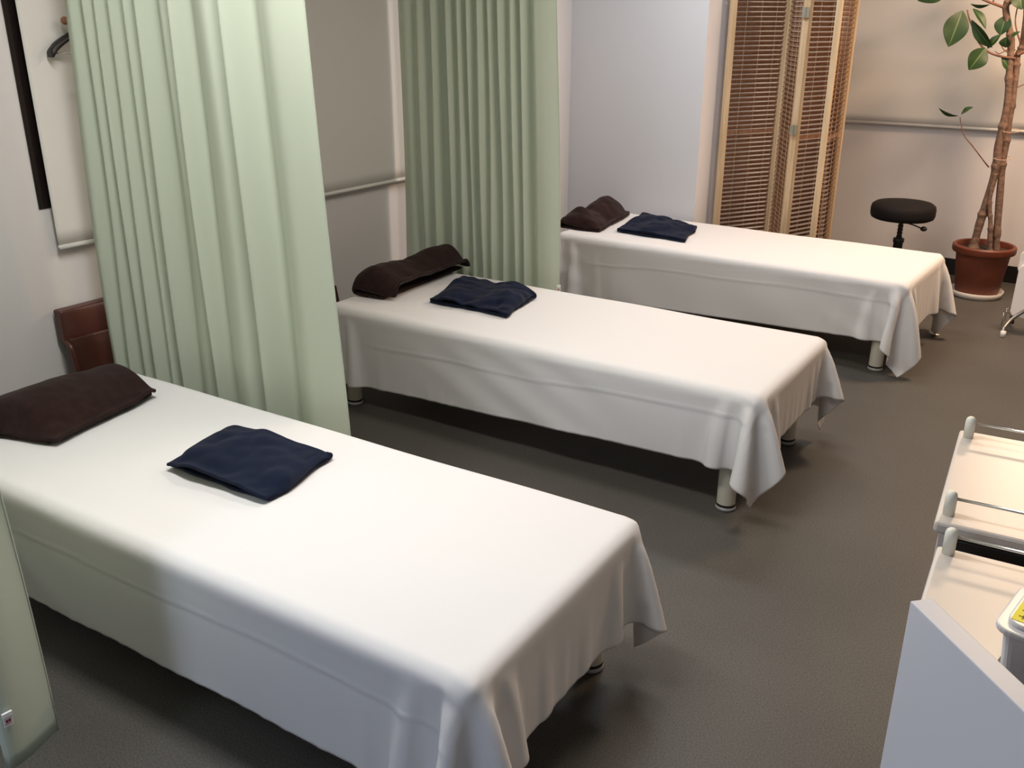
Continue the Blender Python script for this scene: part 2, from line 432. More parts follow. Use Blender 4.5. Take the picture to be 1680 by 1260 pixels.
# ------------------------------------------------------------------ folded cloths on the beds
def fold_cloth(name, quad, H, gap, T, m, label, cat, group, ztop=HB+.0065, wav=.004, seed=1, rb=.5, edge_m=None, tilt=None, lobes=None, under=1.0, ends=(.10, .10)):
    """a cloth folded once: closed at the back, open at the front.
    quad: back-left, back-right, front-right, front-left (world xy). H(s) arch height, gap(s) front gap."""
    bl, br, fr, fl = [Vector((*q, 0)) for q in quad]
    nS, nT = 64, 44
    def outline(s, t):
        a = bl.lerp(br, s); b = fl.lerp(fr, s)
        p = a.lerp(b, t)
        return p
    P = np.zeros((nS, 2*nT+13, 3))
    for i in range(nS):
        s = i/(nS-1)
        def er(d, w): return math.sqrt(max(0, 1-(1-min(1, d/w))**2)) if w > 0 else 1
        en = er(s, ends[0])*er(1-s, ends[1])
        Hs = H(s)*(.12+.88*en); gs = gap(s)*en
        # section path: bottom layer front -> back, round back, top layer back -> front
        sec = []
        r0 = max(Hs*rb*.5, T*.8)
        for j in range(nT): sec.append((under-(under-.06)*j/(nT-1), 0))
        for j in range(1, 14):
            a = PI*j/14; sec.append((.06-.06*math.sin(a)*1.0, r0*(1-math.cos(a))))
        for j in range(nT-1+1):
            t = .06+.94*j/(nT-1)
            tt = (t-.06)/.94
            z = (2*r0)*(1-tt)**1.3*0
            arch = math.sin(PI*min(1, (tt*.86+.14))**1.0)
            top = 2*r0*(1-tt)**2+Hs*(max(0, 1-abs(2*tt-.9)**2.6 if tt < .95 else 0)) if False else 2*r0*(1-tt)+(Hs-2*r0*.5)*(1-(abs(2*tt-1))**2.4)
            top = max(top, 0)*(1-tt**6)+(gs+T)*(tt**6)
            sec.append((t, top))
        sec = sec[:2*nT+13]
        while len(sec) < 2*nT+13: sec.append(sec[-1])
        for j, (t, z) in enumerate(sec):
            p = outline(s, t)
            n1 = mnoise.noise(Vector((p.x*9+seed, p.y*9, z*12)))
            n2 = mnoise.noise(Vector((p.x*24, p.y*24+seed, z*20)))
            w = 1 if z > T*1.5 else .15
            off = (n1*wav*1.6+n2*wav*.6)
            P[i, j] = (p.x+off*.8*(1 if t < .1 or t > .9 or s < .08 or s > .92 else .3), p.y-off*.6, ztop+T/2+z+max(-z*.5, off*w*1.2)*w)
            if lobes: P[i, j] += np.array(lobes(s, t, z))
    me = grid_mesh(name, P)
    o = link(name, me, m)
    sd = o.modifiers.new('s', 'SOLIDIFY'); sd.thickness = T; sd.offset = 0; sd.use_rim = True
    ss = o.modifiers.new('ss', 'SUBSURF'); ss.levels = 1; ss.render_levels = 1
    tag(o, label, cat, group)
    return o
def sm(a, b, x):
    t = max(0, min(1, (x-a)/(b-a))); return t*t*(3-2*t)
# brown towels: s runs near -> far (y), t runs head -> foot (x)
gT = 'brown towels at the heads of the beds'
fold_cloth('brown_towel', [(-.02, -1.905), (-.02, -1.43), (.205, -1.425), (.285, -1.80)],
           lambda s: .088*(.80+.2*math.sin(PI*min(1, s*1.2+.1)))*(.45+.55*sm(0, .10, s)), lambda s: .0+.012*sm(.75, .95, s), .012, M_towel,
           'long dark brown towel laid over the head of the nearest bed', 'towel', gT, seed=2, wav=.004, rb=.7, ends=(.16, .06), under=.9)
fold_cloth('brown_towel', [(-.10, -.245), (-.11, .36), (.055, .375), (.118, -.215)],
           lambda s: .100*(.80+.20*abs(math.cos(PI*s*1.4-.5))), lambda s: .066*(1-.30*s), .011, M_towel,
           'dark brown towel with an open front edge on the head of the middle bed', 'towel', gT, seed=9, wav=.006, rb=.8, ends=(.10, .07), under=.72)
def lob3(s, t, z):
    # peaked flap on the near end
    k = math.exp(-((s-.16)/.055)**2)*math.exp(-((t-.35)/.28)**2)*(1 if z > .02 else 0)
    dip = math.exp(-((s-.40)/.08)**2)*(1 if z > .02 else 0)
    return (-.012*k, 0, .034*k-.020*dip)
fold_cloth('brown_towel', [(-.10, 1.40), (-.11, 1.93), (.05, 1.95), (.14, 1.43)],
           lambda s: .092*(.70+.30*sm(.25, .75, s))*(.6+.4*sm(0, .15, 1-s)), lambda s: .004, .011, M_towel,
           'crumpled brown towel with a raised peak on the farthest bed', 'towel', gT, seed=15, wav=.008, rb=.8, lobes=lob3, ends=(.07, .12))
# navy items: folded once, open toward the near side.  s runs head -> foot (x), t far -> near (-y)
gN = 'folded navy cloths on the beds'
fold_cloth('navy_cloth', [(.60, -1.47), (.965, -1.435), (1.01, -1.705), (.650, -1.72)],
           lambda s: .036*(.75+.25*math.sin(PI*s)), lambda s: .016*math.sin(PI*s)**.6, .009, M_navy,
           'folded navy blue cloth on the nearest bed, loose fold opening toward the camera', 'cloth', gN, seed=4, wav=.010, rb=.8, ends=(.10, .10), under=.95)
fold_cloth('navy_cloth', [(.18, .185), (.565, .150), (.612, -.135), (.240, -.150)],
           lambda s: .046*(.85+.15*math.cos(PI*s*2.2)), lambda s: .010*math.sin(PI*s)**.6, .009, M_navy,
           'folded navy blue cloth beside the brown towel on the middle bed', 'cloth', gN, seed=12, wav=.013, rb=.8)
fold_cloth('navy_cloth', [(.140, 1.93), (.545, 1.80), (.620, 1.47), (.205, 1.50)],
           lambda s: .034*(.85+.15*math.sin(PI*s*2)), lambda s: .006*math.sin(PI*s)**.6, .009, M_navy,
           'folded navy blue cloth on the farthest bed in front of the column', 'cloth', gN, seed=21, wav=.011, rb=.8)

# ------------------------------------------------------------------ curtains
def curtain(name, top, bot, z0, z1, label, tagpos=None, seed=0, nz=70, n=520, hemwave=None):
    """top / bot: control lists of (x, y) along the curtain, blended over height"""
    def res(ctrl):
        c = catmull([(a, b, 0) for a, b in ctrl], 10)
        d = [0]
        for a, b in zip(c, c[1:]): d.append(d[-1]+(b-a).length)
        d = np.array(d)/d[-1]; A = np.array([[q.x, q.y] for q in c]); k = len(ctrl)
        # parameter by control index keeps the folds matched between top and hem
        t = np.linspace(0, 1, len(c)); tt = np.linspace(0, 1, n)
        return np.stack([np.interp(tt, t, A[:, 0]), np.interp(tt, t, A[:, 1])], -1)
    T_, B_ = res(top), res(bot)
    P = np.zeros((n, nz, 3))
    for j in range(nz):
        f = j/(nz-1); z = z0+(z1-z0)*f
        w = f*f*(3-2*f)
        P[:, j, :2] = T_*w+B_*(1-w)
        P[:, j, 2] = z
        ss = np.linspace(0, 1, n)
        P[:, j, 1] += .006*np.sin(ss*31+z*3.3+seed)*(1-f)
        P[:, j, 0] += .004*np.sin(ss*19+z*4.1+seed)*(1-f)
    if hemwave is not None: P = hemwave(P)
    root = empty(name, (float(P[:, 0, 0].mean()), float(P[:, 0, 1].mean()), z0))
    tag(root, label, 'curtain', 'pale green dividing curtains')
    me = grid_mesh('drape', P-np.array(root.location))
    o = link('drape', me, M_curt, root)
    s = o.modifiers.new('s', 'SOLIDIFY'); s.thickness = .0016; s.offset = 0
    # side hem and hooks
    e = P[-1]-np.array(root.location)
    bm = bmesh.new(); tube(bm, [Vector(q) for q in e[::3]], .0022, 6); obj('side_hem', bm, M_curt, root, True)
    if tagpos:
        si, zt = tagpos
        jj = int((zt-z0)/(z1-z0)*(nz-1)); ii = int(si*(n-1))
        p = Vector(P[ii, jj]-np.array(root.location)); t = Vector(P[min(ii+6, n-1), jj]-P[max(ii-6, 0), jj]).normalized()
        nn = t.cross(Vector((0, 0, 1))).normalized()
        if nn.dot(Vector((2.6, -3, 1.5))-Vector(P[ii, jj])) < 0: nn = -nn
        ax = Matrix((( t.x, nn.x, 0, p.x), (t.y, nn.y, 0, p.y), (t.z, nn.z, 1, p.z), (0, 0, 0, 1)))
        bm = bmesh.new(); box(bm, -.0085, .0085, .003, .0045, -.026, 0, ax); box(bm, -.009, .009, .003, .008, -.004, .006, ax)
        tg = bevel(obj('care_tag', bm, M_tagw, root), .0015)
        tg['label'] = 'small white care tag'
        bm = bmesh.new(); box(bm, -.0045, -.0005, .0046, .0050, -.017, -.011, ax); box(bm, .0005, .0045, .0046, .0050, -.017, -.0105, ax)
        box(bm, -.0075, .0065, .0046, .0049, -.0205, -.0195, ax)
        obj('tag_print', bm, M_tagr, tg)
    return root

def zig(x0, x1, ys, xs=None):
    k = len(ys)
    xs = xs or [i/(k-1) for i in range(k)]
    return [(x0+(x1-x0)*a, b) for a, b in zip(xs, ys)]
# curtain in front bay: tight folds toward the wall, a wide smooth sweep at its free end
yc = -1.175
def ycf(x): return yc-.060*max(0, 1-(x+.34)/.30)
f1 = [(110, 0), (122, -.014), (130, .013), (142, -.013), (150, .015), (160, -.013), (168, .016), (180, -.015), (190, .017), (202, -.013), (212, .020), (226, -.028), (238, .022), (252, .004), (264, -.004), (276, .024), (288, -.030), (300, .020), (318, -.004), (345, -.020), (362, .020), (380, -.038), (400, .030), (425, .002), (450, -.022), (475, -.012), (495, 0)]
top1 = [(-.240+.930*(q-110)/385, ycf(-.34+1.05*(q-110)/385)+b) for q, b in f1]
bot1 = [(-.325+1.09*((q-110)/385)**.93, ycf(-.34+1.05*(q-110)/385)+b*1.15) for q, b in f1]
curtain('green_curtain', top1, bot1, .20, 2.30, 'large pale green curtain in front, hanging between the nearest and middle beds', seed=1)
# second curtain
yc2 = .45
xs2 = [0, .06, .11, .15, .20, .24, .27, .30, .34, .37, .41, .44, .47, .50, .54, .57, .60, .64, .67, .70, .74, .77, .80, .83, .87, .91, .955, 1.0]
ys2 = [0, -.018, .006, -.022, .015, -.026, .02, .038, -.024, .022, -.022, .026, -.02, .024, -.026, .022, -.020, .028, -.026, .024, -.022, .024, -.024, .028, -.018, -.024, -.020, -.008]
top2 = [(-.387+(.443+.387)*a, yc2+b) for a, b in zip(xs2, ys2)]
bot2 = [(-.392+(.502+.392)*a, yc2+b*1.05) for a, b in zip(xs2, ys2)]
curtain('green_curtain', top2, bot2, .20, 2.30, 'second green curtain, hanging between the middle and farthest beds', tagpos=(1.0, .43), seed=4)
# near curtain at the lower left: free end turned toward the camera
top3 = [(-.43, -2.36), (-.36, -2.30), (-.30, -2.40), (-.24, -2.30), (-.15, -2.40), (-.05, -2.31), (.06, -2.40), (.17, -2.31), (.29, -2.39), (.42, -2.30), (.55, -2.37), (.68, -2.33), (.83, -2.34), (.99, -2.312)]
bot3 = [(-.43, -2.36), (-.36, -2.30), (-.28, -2.42), (-.20, -2.30), (-.10, -2.43), (.02, -2.31), (.15, -2.43), (.30, -2.32), (.46, -2.42), (.62, -2.31), (.80, -2.40), (.955, -2.375), (1.055, -2.395), (1.027, -2.297)]
curtain('green_curtain', top3, bot3, .20, 2.30, 'near green curtain at the lower left edge with a small white tag', tagpos=(.935, .335), seed=7)
# ceiling rails
for y, x1 in ((-1.19, .85), (.45, .6), (-2.35, 1.2)):
    struct('trim_1', XW, x1, y-.012, y+.012, 2.30, 2.325, M_alum)
for k, o in enumerate([o for o in col.objects if o.name.startswith('trim_')]): o.name = 'trim_%d' % (k+1)
for o in [o for o in col.objects if o.name.startswith('trim_')]:
    bm = bmesh.new(); bm.from_mesh(o.data)
    xs_ = [v.co.x for v in bm.verts]; y_ = sum(v.co.y for v in bm.verts)/len(bm.verts)
    for x in (XW+.05, max(xs_)-.05): box(bm, x-.006, x+.006, y_-.006, y_+.006, 2.324, ZC)
    bm.to_mesh(o.data); bm.free()

# ------------------------------------------------------------------ brown folding chairs against the left wall
def folded_chair(y0, y1, ztop, label, lean=.0, slant=0):
    root = empty('folded_chair', (XW+.05, (y0+y1)/2, 0)); tag(root, label, 'chair')
    W = (y1-y0)/2
    def slab(name, x0, x1, hy, z0, z1, m, w=.02):
        bm = bmesh.new(); box(bm, x0, x1, -hy, hy, z0, z1)
        bmesh.ops.subdivide_edges(bm, edges=[e for e in bm.edges], cuts=6, use_grid_fill=True)
        for v in bm.verts:   # soft cushion crown
            ky = 1-(v.co.y/hy)**2; kz = 1-((v.co.z-(z0+z1)/2)/((z1-z0)/2))**2
            if v.co.x > (x0+x1)/2: v.co.x += .008*max(0, ky*kz)**.5
            v.co.x += lean*(ztop-v.co.z)
            v.co.y += slant*(ztop-v.co.z)
        return bevel(obj(name, bm, m, root, True), w*.35, 3)
    slab('backrest', -.035, .012, W, ztop-.115, ztop, M_chair, .02)
    slab('seat', -.010, .040, W-.006, ztop-.40, ztop-.095, M_chair_dk, .02)
    bm = bmesh.new(); tube(bm, catmull([(.012, -W+.004, ztop-.11), (.040, -W+.002, ztop-.13), (.044, -W+.008, ztop-.2), (.040, -W+.02, ztop-.38)], 6), .010, 8)
    obj('arm_pad', bm, M_chair, root, True)
    for s in (-1, 1):
        bm = bmesh.new(); tube(bm, [(.0, s*(W-.04), ztop-.1), (.01, s*(W-.06), .0)], .010, 10)
        obj('leg', bm, M_blk, root, True)
    return root
folded_chair(-1.352, -1.03, .585, 'brown leather folded chair against the left wall behind the nearest brown towel')
folded_chair(-.38, -.078, .490, 'dark brown folded chair behind the head of the middle bed, only its slanted edge showing', slant=.17)

# coat stand (mostly behind the curtain) with a black hanger
cs = empty('coat_stand', (-.25, -.975, 0)); tag(cs, 'wooden coat stand behind the front green curtain, round brown peg end showing', 'coat stand')
bm = bmesh.new(); lathe(bm, [(0, 0), (.11, 0), (.11, .015), (.03, .03), (0, .03)], seg=28); obj('base', bm, M_wood2, cs, True)
bm = bmesh.new(); lathe(bm, [(0, .03), (.013, .03), (.013, 1.62), (.018, 1.64), (0, 1.66)], seg=18); obj('pole', bm, M_wood2, cs, True)
def peg(p0, p1, r=.013):
    bm = bmesh.new(); cyl(bm, p0, p1, .006, seg=12)
    o = obj('peg', bm, M_wood2, cs, True)
    bm = bmesh.new(); bmesh.ops.create_uvsphere(bm, u_segments=18, v_segments=12, radius=r, matrix=Matrix.Translation(p1)); obj('peg_knob', bm, M_wood2, o, True)
peg((0, 0, 1.47), (-.150, -.187, 1.514))
peg((0, 0, 1.52), (-.150, -.03, 1.545))
bm = bmesh.new(); cyl(bm, (0, 0, 1.28), (-.150, -.172, 1.305), .005, seg=10); obj('peg', bm, M_blk, cs, True)
hg = empty('coat_hanger', (-.40, -1.03, 1.46)); tag(hg, 'black coat hanger at upper left, one shoulder poking out past the curtain', 'hanger')
bm = bmesh.new()
for s in (-1, 1):
    pts = catmull([(0, s*.0, .035), (0, s*.06, .030), (0, s*.12, .008), (0, s*.175, -.022), (0, s*.200, -.046)], 6)
    rings = []
    for i, p in enumerate(pts):
        f = i/(len(pts)-1); hw = .007+.012*f; hh = .009+.007*f
        rings.append([bm.verts.new((p.x+a*hw, p.y+s*0, p.z+b*hh)) for a, b in ((-1, -.6), (-1, .4), (-.4, 1), (.4, 1), (1, .4), (1, -.6))])
    for a, b in zip(rings, rings[1:]):
        for k in range(6): bm.faces.new((a[k], a[(k+1) % 6], b[(k+1) % 6], b[k]))
    bm.faces.new(rings[0]); bm.faces.new(rings[-1])
obj('hanger_body', bm, M_blk, hg, True)
bm = bmesh.new(); tube(bm, [(0, -.185, -.045), (0, .185, -.045)], .0028, 8); obj('trouser_bar', bm, M_steel, hg, True)
bm = bmesh.new(); tube(bm, catmull([(0, 0, .03), (0, 0, .06), (0, .018, .078), (0, .004, .098), (0, -.014, .088)], 6), .002, 8); obj('hook', bm, M_steel, hg, True)

# ------------------------------------------------------------------ wooden folding screen
SW = .42; SH = 1.78
scr = empty('folding_screen', (.80, 2.45, 0)); tag(scr, 'pine folding screen with brown slatted blinds behind the farthest bed', 'screen')
pts = [(.452, 2.25), (.662, 2.614), (.877, 2.250), (1.021, 2.645), (1.050, 2.226)]
loc = Vector((.80, 2.45, 0))
for k in range(4):
    a = Vector((*pts[k], 0)); b = Vector((*pts[k+1], 0)); d = (b-a); L = d.length; d.normalize()
    nrm = Vector((-d.y, d.x, 0)); 
    a2 = a-loc
    Mx = Matrix(((d.x, nrm.x, 0, a2.x), (d.y, nrm.y, 0, a2.y), (0, 0, 1, 0), (0, 0, 0, 1)))
    bm = bmesh.new(); sw = .034; th = .015
    box(bm, .003, sw, -th, th, 0, SH, Mx); box(bm, L-sw, L-.003, -th, th, 0, SH, Mx)
    pn = bevel(obj('screen_frame', bm, M_pine, scr), .002)
    bm = bmesh.new(); box(bm, sw, L-sw, -th, th, .05, .10, Mx); bevel(obj('bottom_rail', bm, M_pine, pn), .002)
    bm = bmesh.new(); box(bm, sw, L-sw, -th, th, SH-.06, SH-.01, Mx); bevel(obj('top_rail', bm, M_pine, pn), .002)
    # slatted blind
    bm = bmesh.new(); z = .115; q = 0
    while z < SH-.075:
        th_ = math.radians(52 if (q*7) % 31 else 80)
        R = Matrix.Translation((0, 0, z)) @ Matrix.Rotation(th_*(1 if k % 2 == 0 else -1)*-1, 4, 'X')
        sag = random.uniform(-.0008, .0008)
        box(bm, sw+.003, L-sw-.003, -.0120, .0120, -.0010+sag, .0010+sag, Mx @ R); z += .0255; q += 1
    obj('slats', bm, M_slat, pn)
    bm = bmesh.new()
    for fx in (.2, .5, .8):
        for sy in (-1, 1): 
            x = sw+(L-2*sw)*fx
            tube(bm, [Mx @ Vector((x, sy*.0105, .10)), Mx @ Vector((x, sy*.0105, SH-.06))], .0008, 5)
    obj('ladder_cord', bm, M_cord, pn)
for (px_, py_) in (pts[2],):
    for z in (.95, 1.55, .3):
        bm = bmesh.new(); x, y = px_-loc.x, py_-loc.y
        cyl(bm, (x, y-.017, z-.025), (x, y-.017, z+.025), .0045, seg=12); box(bm, x-.020, x+.020, y-.0165, y-.0145, z-.025, z+.025)
        obj('hinge', bm, M_steel, scr)

# ------------------------------------------------------------------ rolling stool
st = empty('rolling_stool', (1.400, 2.75, 0)); tag(st, 'round black padded stool against the far wall between screen and potted tree', 'stool')
bm = bmesh.new(); lathe(bm, [(0, .438), (.156, .438), (.171, .446), (.177, .462), (.178, .495), (.173, .516), (.155, .529), (.10, .536), (0, .538)], seg=56)
obj('seat', bm, M_stool, st, True)
bm = bmesh.new(); lathe(bm, [(0, .23), (.014, .23), (.014, .439), (.03, .439), (0, .440)], seg=20); obj('gas_lift', bm, M_chrome, st, True)
bm = bmesh.new(); lathe(bm, [(0, .13), (.026, .13), (.026, .30), (.031, .30), (.031, .322), (.017, .325), (.017, .335), (0, .335)], seg=20)
obj('column_sleeve', bm, M_blk, st, True)
bm = bmesh.new()
for k in range(3): lathe(bm, [(.0145, .35+.02*k), (.017, .352+.02*k), (.0145, .356+.02*k)], seg=20)
obj('column_rings', bm, M_blk, st, True)
bm = bmesh.new(); tube(bm, catmull([(.02, -.01, .420), (.08, -.03, .412), (.125, -.04, .400)], 5), .004, 8)
lv = obj('height_lever', bm, M_blk, st, True)
bm = bmesh.new(); bmesh.ops.create_uvsphere(bm, u_segments=16, v_segments=12, radius=.019, matrix=Matrix.Translation((.135, -.042, .400)) @ Matrix.Diagonal((1, .8, .75, 1)))
obj('lever_knob', bm, M_blk, lv, True)
for k in range(5):
    a = 2*PI*k/5+.3; c, s = math.cos(a), math.sin(a)
    bm = bmesh.new(); tube(bm, [(c*.01, s*.01, .13), (c*.12, s*.12, .105), (c*.22, s*.22, .085)], [.018, .014, .011], 10)
    lg = obj('leg', bm, M_chrome, st, True)
    bm = bmesh.new(); cyl(bm, (c*.21-s*.014, s*.21+c*.014, .026), (c*.21+s*.014, s*.21-c*.014, .026), .026, seg=20); cyl(bm, (c*.215, s*.215, .03), (c*.215, s*.215, .085), .006, seg=8)
    obj('caster', bm, M_blk, lg)

# ------------------------------------------------------------------ potted rubber tree
PX, PY = 1.832, 2.95
pl = empty('potted_tree', (PX, PY, 0)); tag(pl, 'tall rubber tree with sparse green leaves in a terracotta pot by the far wall', 'plant')
bm = bmesh.new(); lathe(bm, [(0, .022), (.113, .022), (.118, .028), (.146, .262), (.166, .262), (.170, .270), (.170, .296), (.163, .304), (.150, .302), (.146, .290), (.143, .270), (0, .268)], seg=64)
obj('pot', bm, M_terra, pl, True).modifiers.new('e', 'EDGE_SPLIT').split_angle = .7
bm = bmesh.new(); lathe(bm, [(0, .275), (.05, .279), (.10, .277), (.145, .272)], seg=40)
for v in bm.verts: v.co.z += .006*mnoise.noise(v.co*30)
obj('soil', bm, M_soil, pl, True)
bm = bmesh.new(); lathe(bm, [(0, .0), (.125, 0), (.133, .004), (.146, .038), (.142, .038), (.130, .010), (.125, .0215), (0, .0215)], seg=64)
obj('saucer', bm, M_sauc, pl, True)
def W3(x, z, y=2.95): return (x-PX, y-PY, z)
def knobby(pts, r, s):
    c = catmull(pts, 14); n = len(c)
    rr = []
    for i, p in enumerate(c):
        f = i/(n-1); base = r[0]+(r[1]-r[0])*f
        rr.append(base*(1+.14*mnoise.noise(Vector((f*16, s, 0)))+.30*math.exp(-((f*7+s) % 1-.5)**2/.004)))
    return c, rr
def trunk(pts, r, s, name='trunk'):
    c, rr = knobby(pts, r, s); bm = bmesh.new(); tube(bm, c, rr, 14); return obj(name, bm, M_bark, pl, True)
RGT = Vector((.822538, .568708, .001063)); CAM = Vector((2.626181, -3.006922, 1.526665)); FOC = 1540.2658677
yaw, pit, rol = .6048028464, .3727743637, .0010675877
FWD = Vector((-math.sin(yaw)*math.cos(pit), math.cos(yaw)*math.cos(pit), -math.sin(pit)))
r_ = Vector((math.cos(yaw), math.sin(yaw), 0)); u_ = r_.cross(FWD)
RGT = r_*math.cos(rol)+u_*math.sin(rol); UP = -r_*math.sin(rol)+u_*math.cos(rol)
def at_px(px, py, Y):      # the plant sits far away: build its twigs from measured points of the plane y = Y
    f = FWD+(px-840)/FOC*RGT+(630-py)/FOC*UP
    t = (Y-CAM.y)/f.y; p = CAM+f*t
    return (p.x-PX, p.y-PY, p.z)
A = at_px
def TR(pp, Y=2.95): return [A(x, y, Y) for x, y in pp]
trunk(TR([(1595, 416), (1601, 390), (1610, 358), (1620, 327), (1634, 276), (1638, 240), (1646, 205), (1653, 167), (1656, 119), (1659, 71), (1656, 48), (1650, 14), (1656, -8), (1650, -60)]), (.024, .015), .3)
trunk(TR([(1635, 418), (1635, 390), (1642, 300), (1646, 260), (1650, 238), (1655, 202), (1661, 167), (1667, 119), (1669, 92), (1676, 78), (1681, 50), (1690, -30)], 2.97), (.020, .015), .8)
trunk(TR([(1624, 424), (1624, 400), (1625, 365), (1624, 327), (1633, 285)], 2.93), (.015, .010), .5)
def branch(pts, r0, r1):
    c = catmull(pts, 8); bm = bmesh.new(); tube(bm, c, [r0+(r1-r0)*i/(len(c)-1) for i in range(len(c))], 8); return obj('branch', bm, M_twig, pl, True)
branch([A(1666, 96, 2.94), A(1640, 92, 2.92), A(1620, 84, 2.90), A(1605, 68, 2.88), A(1597, 48, 2.87), A(1590, 30, 2.86), A(1587, 16, 2.86)], .0065, .0035)
branch([A(1652, 14, 2.95), A(1636, 8, 2.93), A(1622, 3, 2.92), A(1600, -6, 2.90), A(1560, -20, 2.88)], .008, .005)
branch([A(1629, 6, 2.93), A(1632, -10, 2.93)], .005, .003)
branch([A(1666, 82, 2.96), A(1652, 82, 2.94), A(1640, 88, 2.92), A(1632, 84, 2.92)], .004, .002)
branch([A(1672, 92, 2.96), A(1650, 84, 2.94), A(1640, 70, 2.93)], .004, .002)
branch([A(1674, 70, 2.95), A(1668, 50, 2.95), A(1666, 30, 2.95), A(1672, 0, 2.95)], .0045, .003)
branch([A(1622, 274, 2.93), A(1614, 264, 2.90), A(1596, 240, 2.87), A(1582, 222, 2.86), A(1576, 200, 2.85), A(1575, 192, 2.85)], .0042, .0022)
branch([A(1664, 146, 2.97), A(1672, 142, 2.98), A(1690, 134, 3.0)], .0035, .0025)
branch([A(1668, 90, 2.95), A(1690, 80, 2.97), A(1720, 60, 2.98), A(1740, 20, 2.98)], .010, .007)
def leaf(px0, px1, Y0, Y1, wpx, roll=.3, fold=.35, bend=.1, mt=None):
    """leaf from base pixel to tip pixel at given depths; width in pixels at that distance"""
    a = Vector(A(*px0, Y0)); b = Vector(A(*px1, Y1)); d = b-a; L = d.length; d.normalize()
    view = (Vector((CAM.x-PX, CAM.y-PY, CAM.z))-a).normalized()
    sd = d.cross(view).normalized(); nn = sd.cross(d).normalized()
    sd, nn = sd*math.cos(roll)+nn*math.sin(roll), nn*math.cos(roll)-sd*math.sin(roll)
    w = wpx/FOC*(Vector((CAM.x-PX, CAM.y-PY, CAM.z))-a).length/2
    n, m = 15, 9; P = np.zeros((n, m, 3)); UVs = np.zeros((n, m, 2))
    for i in range(n):
        t = i/(n-1); prof = (math.sin(PI*min(1, t**.94)))**.88 if 0 < t < 1 else .0
        ww = w*prof+.0008
        for j in range(m):
            q = -1+2*j/(m-1)
            p = a+d*(L*t)+sd*(q*ww)+nn*(abs(q)*ww*fold-bend*L*math.sin(PI*t)*-1+.05*ww*math.sin(9*t)*q)
            P[i, j] = p; UVs[i, j] = (t, (q+1)/2)
    me = grid_mesh('leaf', P); uvl = me.uv_layers.new(name='UVMap'); fl = UVs.reshape(-1, 2)
    for lp in me.loops: uvl.data[lp.index].uv = fl[lp.vertex_index]
    o = link('leaf', me, M_leaf, pl); s = o.modifiers.new('s', 'SOLIDIFY'); s.thickness = .0008
    s2 = o.modifiers.new('ss', 'SUBSURF'); s2.levels = 1; s2.render_levels = 1
    return o
leaf((1579, 17), (1556, 77), 2.86, 2.82, 33, .1, .1, .04)
leaf((1617, 78), (1589, 115), 2.88, 2.84, 27, .2, .15, .06)
leaf((1628, 78), (1594, 32), 2.90, 2.86, 16, .5, .5, .05)
leaf((1596, 14), (1617, 48), 2.87, 2.85, 12, .7, .3, .08)
leaf((1620, 80), (1643, 56), 2.90, 2.90, 11, .6, .4, .05)
leaf((1641, 58), (1652, 24), 2.93, 2.95, 22, .3, .2, .05)
leaf((1643, 94), (1658, 118), 2.93, 2.95, 12, .4, .3, .08)
leaf((1624, 7), (1592, 6), 2.92, 2.90, 7, .9, .5, .1)
leaf((1650, 78), (1652, 60), 2.90, 2.88, 16, .5, .4, .05)
leaf((1658, 62), (1674, 52), 2.90, 2.90, 7, .9, .3, .05)
leaf((1672, -14), (1676, 16), 2.93, 2.92, 24, .2, .2, .05)
leaf((1573, 190), (1540, 177), 2.85, 2.80, 8, 1.0, .3, .1)
leaf((1577, 188), (1597, 176), 2.85, 2.84, 9, .9, .3, .1)
leaf((1560, -20), (1505, 1), 2.88, 2.82, 20, .3, .2, .1)
leaf((1660, -30), (1640, -60), 2.95, 2.9, 30, .3, .2, .1)
leaf((1700, 10), (1730, 40), 2.95, 2.9, 34, .3, .2, .1)
for q in (((1650, -60), (1618, -82)), ((1652, -62), (1668, -108)), ((1690, -30), (1716, -66)), ((1648, -58), (1690, -84)), ((1740, 20), (1762, -14)), ((1560, -20), (1530, -44)), ((1688, -34), (1668, -70))):
    leaf(q[0], q[1], 2.95, 2.90, 30, .3, .2, .08)
# twine ties round the stems
for z, x in ((.945, 1.856), (.795, 1.838)):
    bm = bmesh.new(); cc = [(x-PX+.045*math.cos(t), .035*math.sin(t), z+.008*math.sin(t*1.0)) for t in np.linspace(0, 2*PI, 25)]
    tube(bm, cc, .0022, 6); obj('twine_tie', bm, M_twine, pl, True)

# ------------------------------------------------------------------ white plastic chair at the right edge
wc = empty('folding_chair', (2.30, 2.30, 0)); tag(wc, 'white plastic chair with chrome tube legs at the right edge beside the potted tree', 'chair')
def rpanel(name, hx, z0, z1, th, tilt, y, m, holes=False, rad=.035):
    bm = bmesh.new(); out = []
    for cx_, cz, a0 in ((hx-rad, z1-rad, 0), (-hx+rad, z1-rad, 90), (-hx+rad, z0+rad, 180), (hx-rad, z0+rad, 270)):
        for k in range(7):
            a = math.radians(a0+15*k); out.append((cx_+rad*math.cos(a), cz+rad*math.sin(a)))
    fv = [bm.verts.new((x, y-th/2+tilt*(z-z0), z)) for x, z in out]; bv = [bm.verts.new((x, y+th/2+tilt*(z-z0), z)) for x, z in out]
    bm.faces.new(fv); bm.faces.new(bv[::-1])
    for k in range(len(out)):
        j = (k+1) % len(out); bm.faces.new((fv[k], fv[j], bv[j], bv[k]))
    o = bevel(obj(name, bm, m, wc), .005, 3); return o
sp_ = rpanel('seat_panel', .205, .085, .36, .022, .10, -.01, M_whitep)
bk = rpanel('back_panel', .215, .30, .425, .018, .05, .035, M_whitep)
for k in range(7):
    bm = bmesh.new(); cyl(bm, (-.168+.012*k, .018, .375), (-.168+.012*k, .032, .375), .0026, seg=10); obj('vent_hole', bm, M_blk, bk)
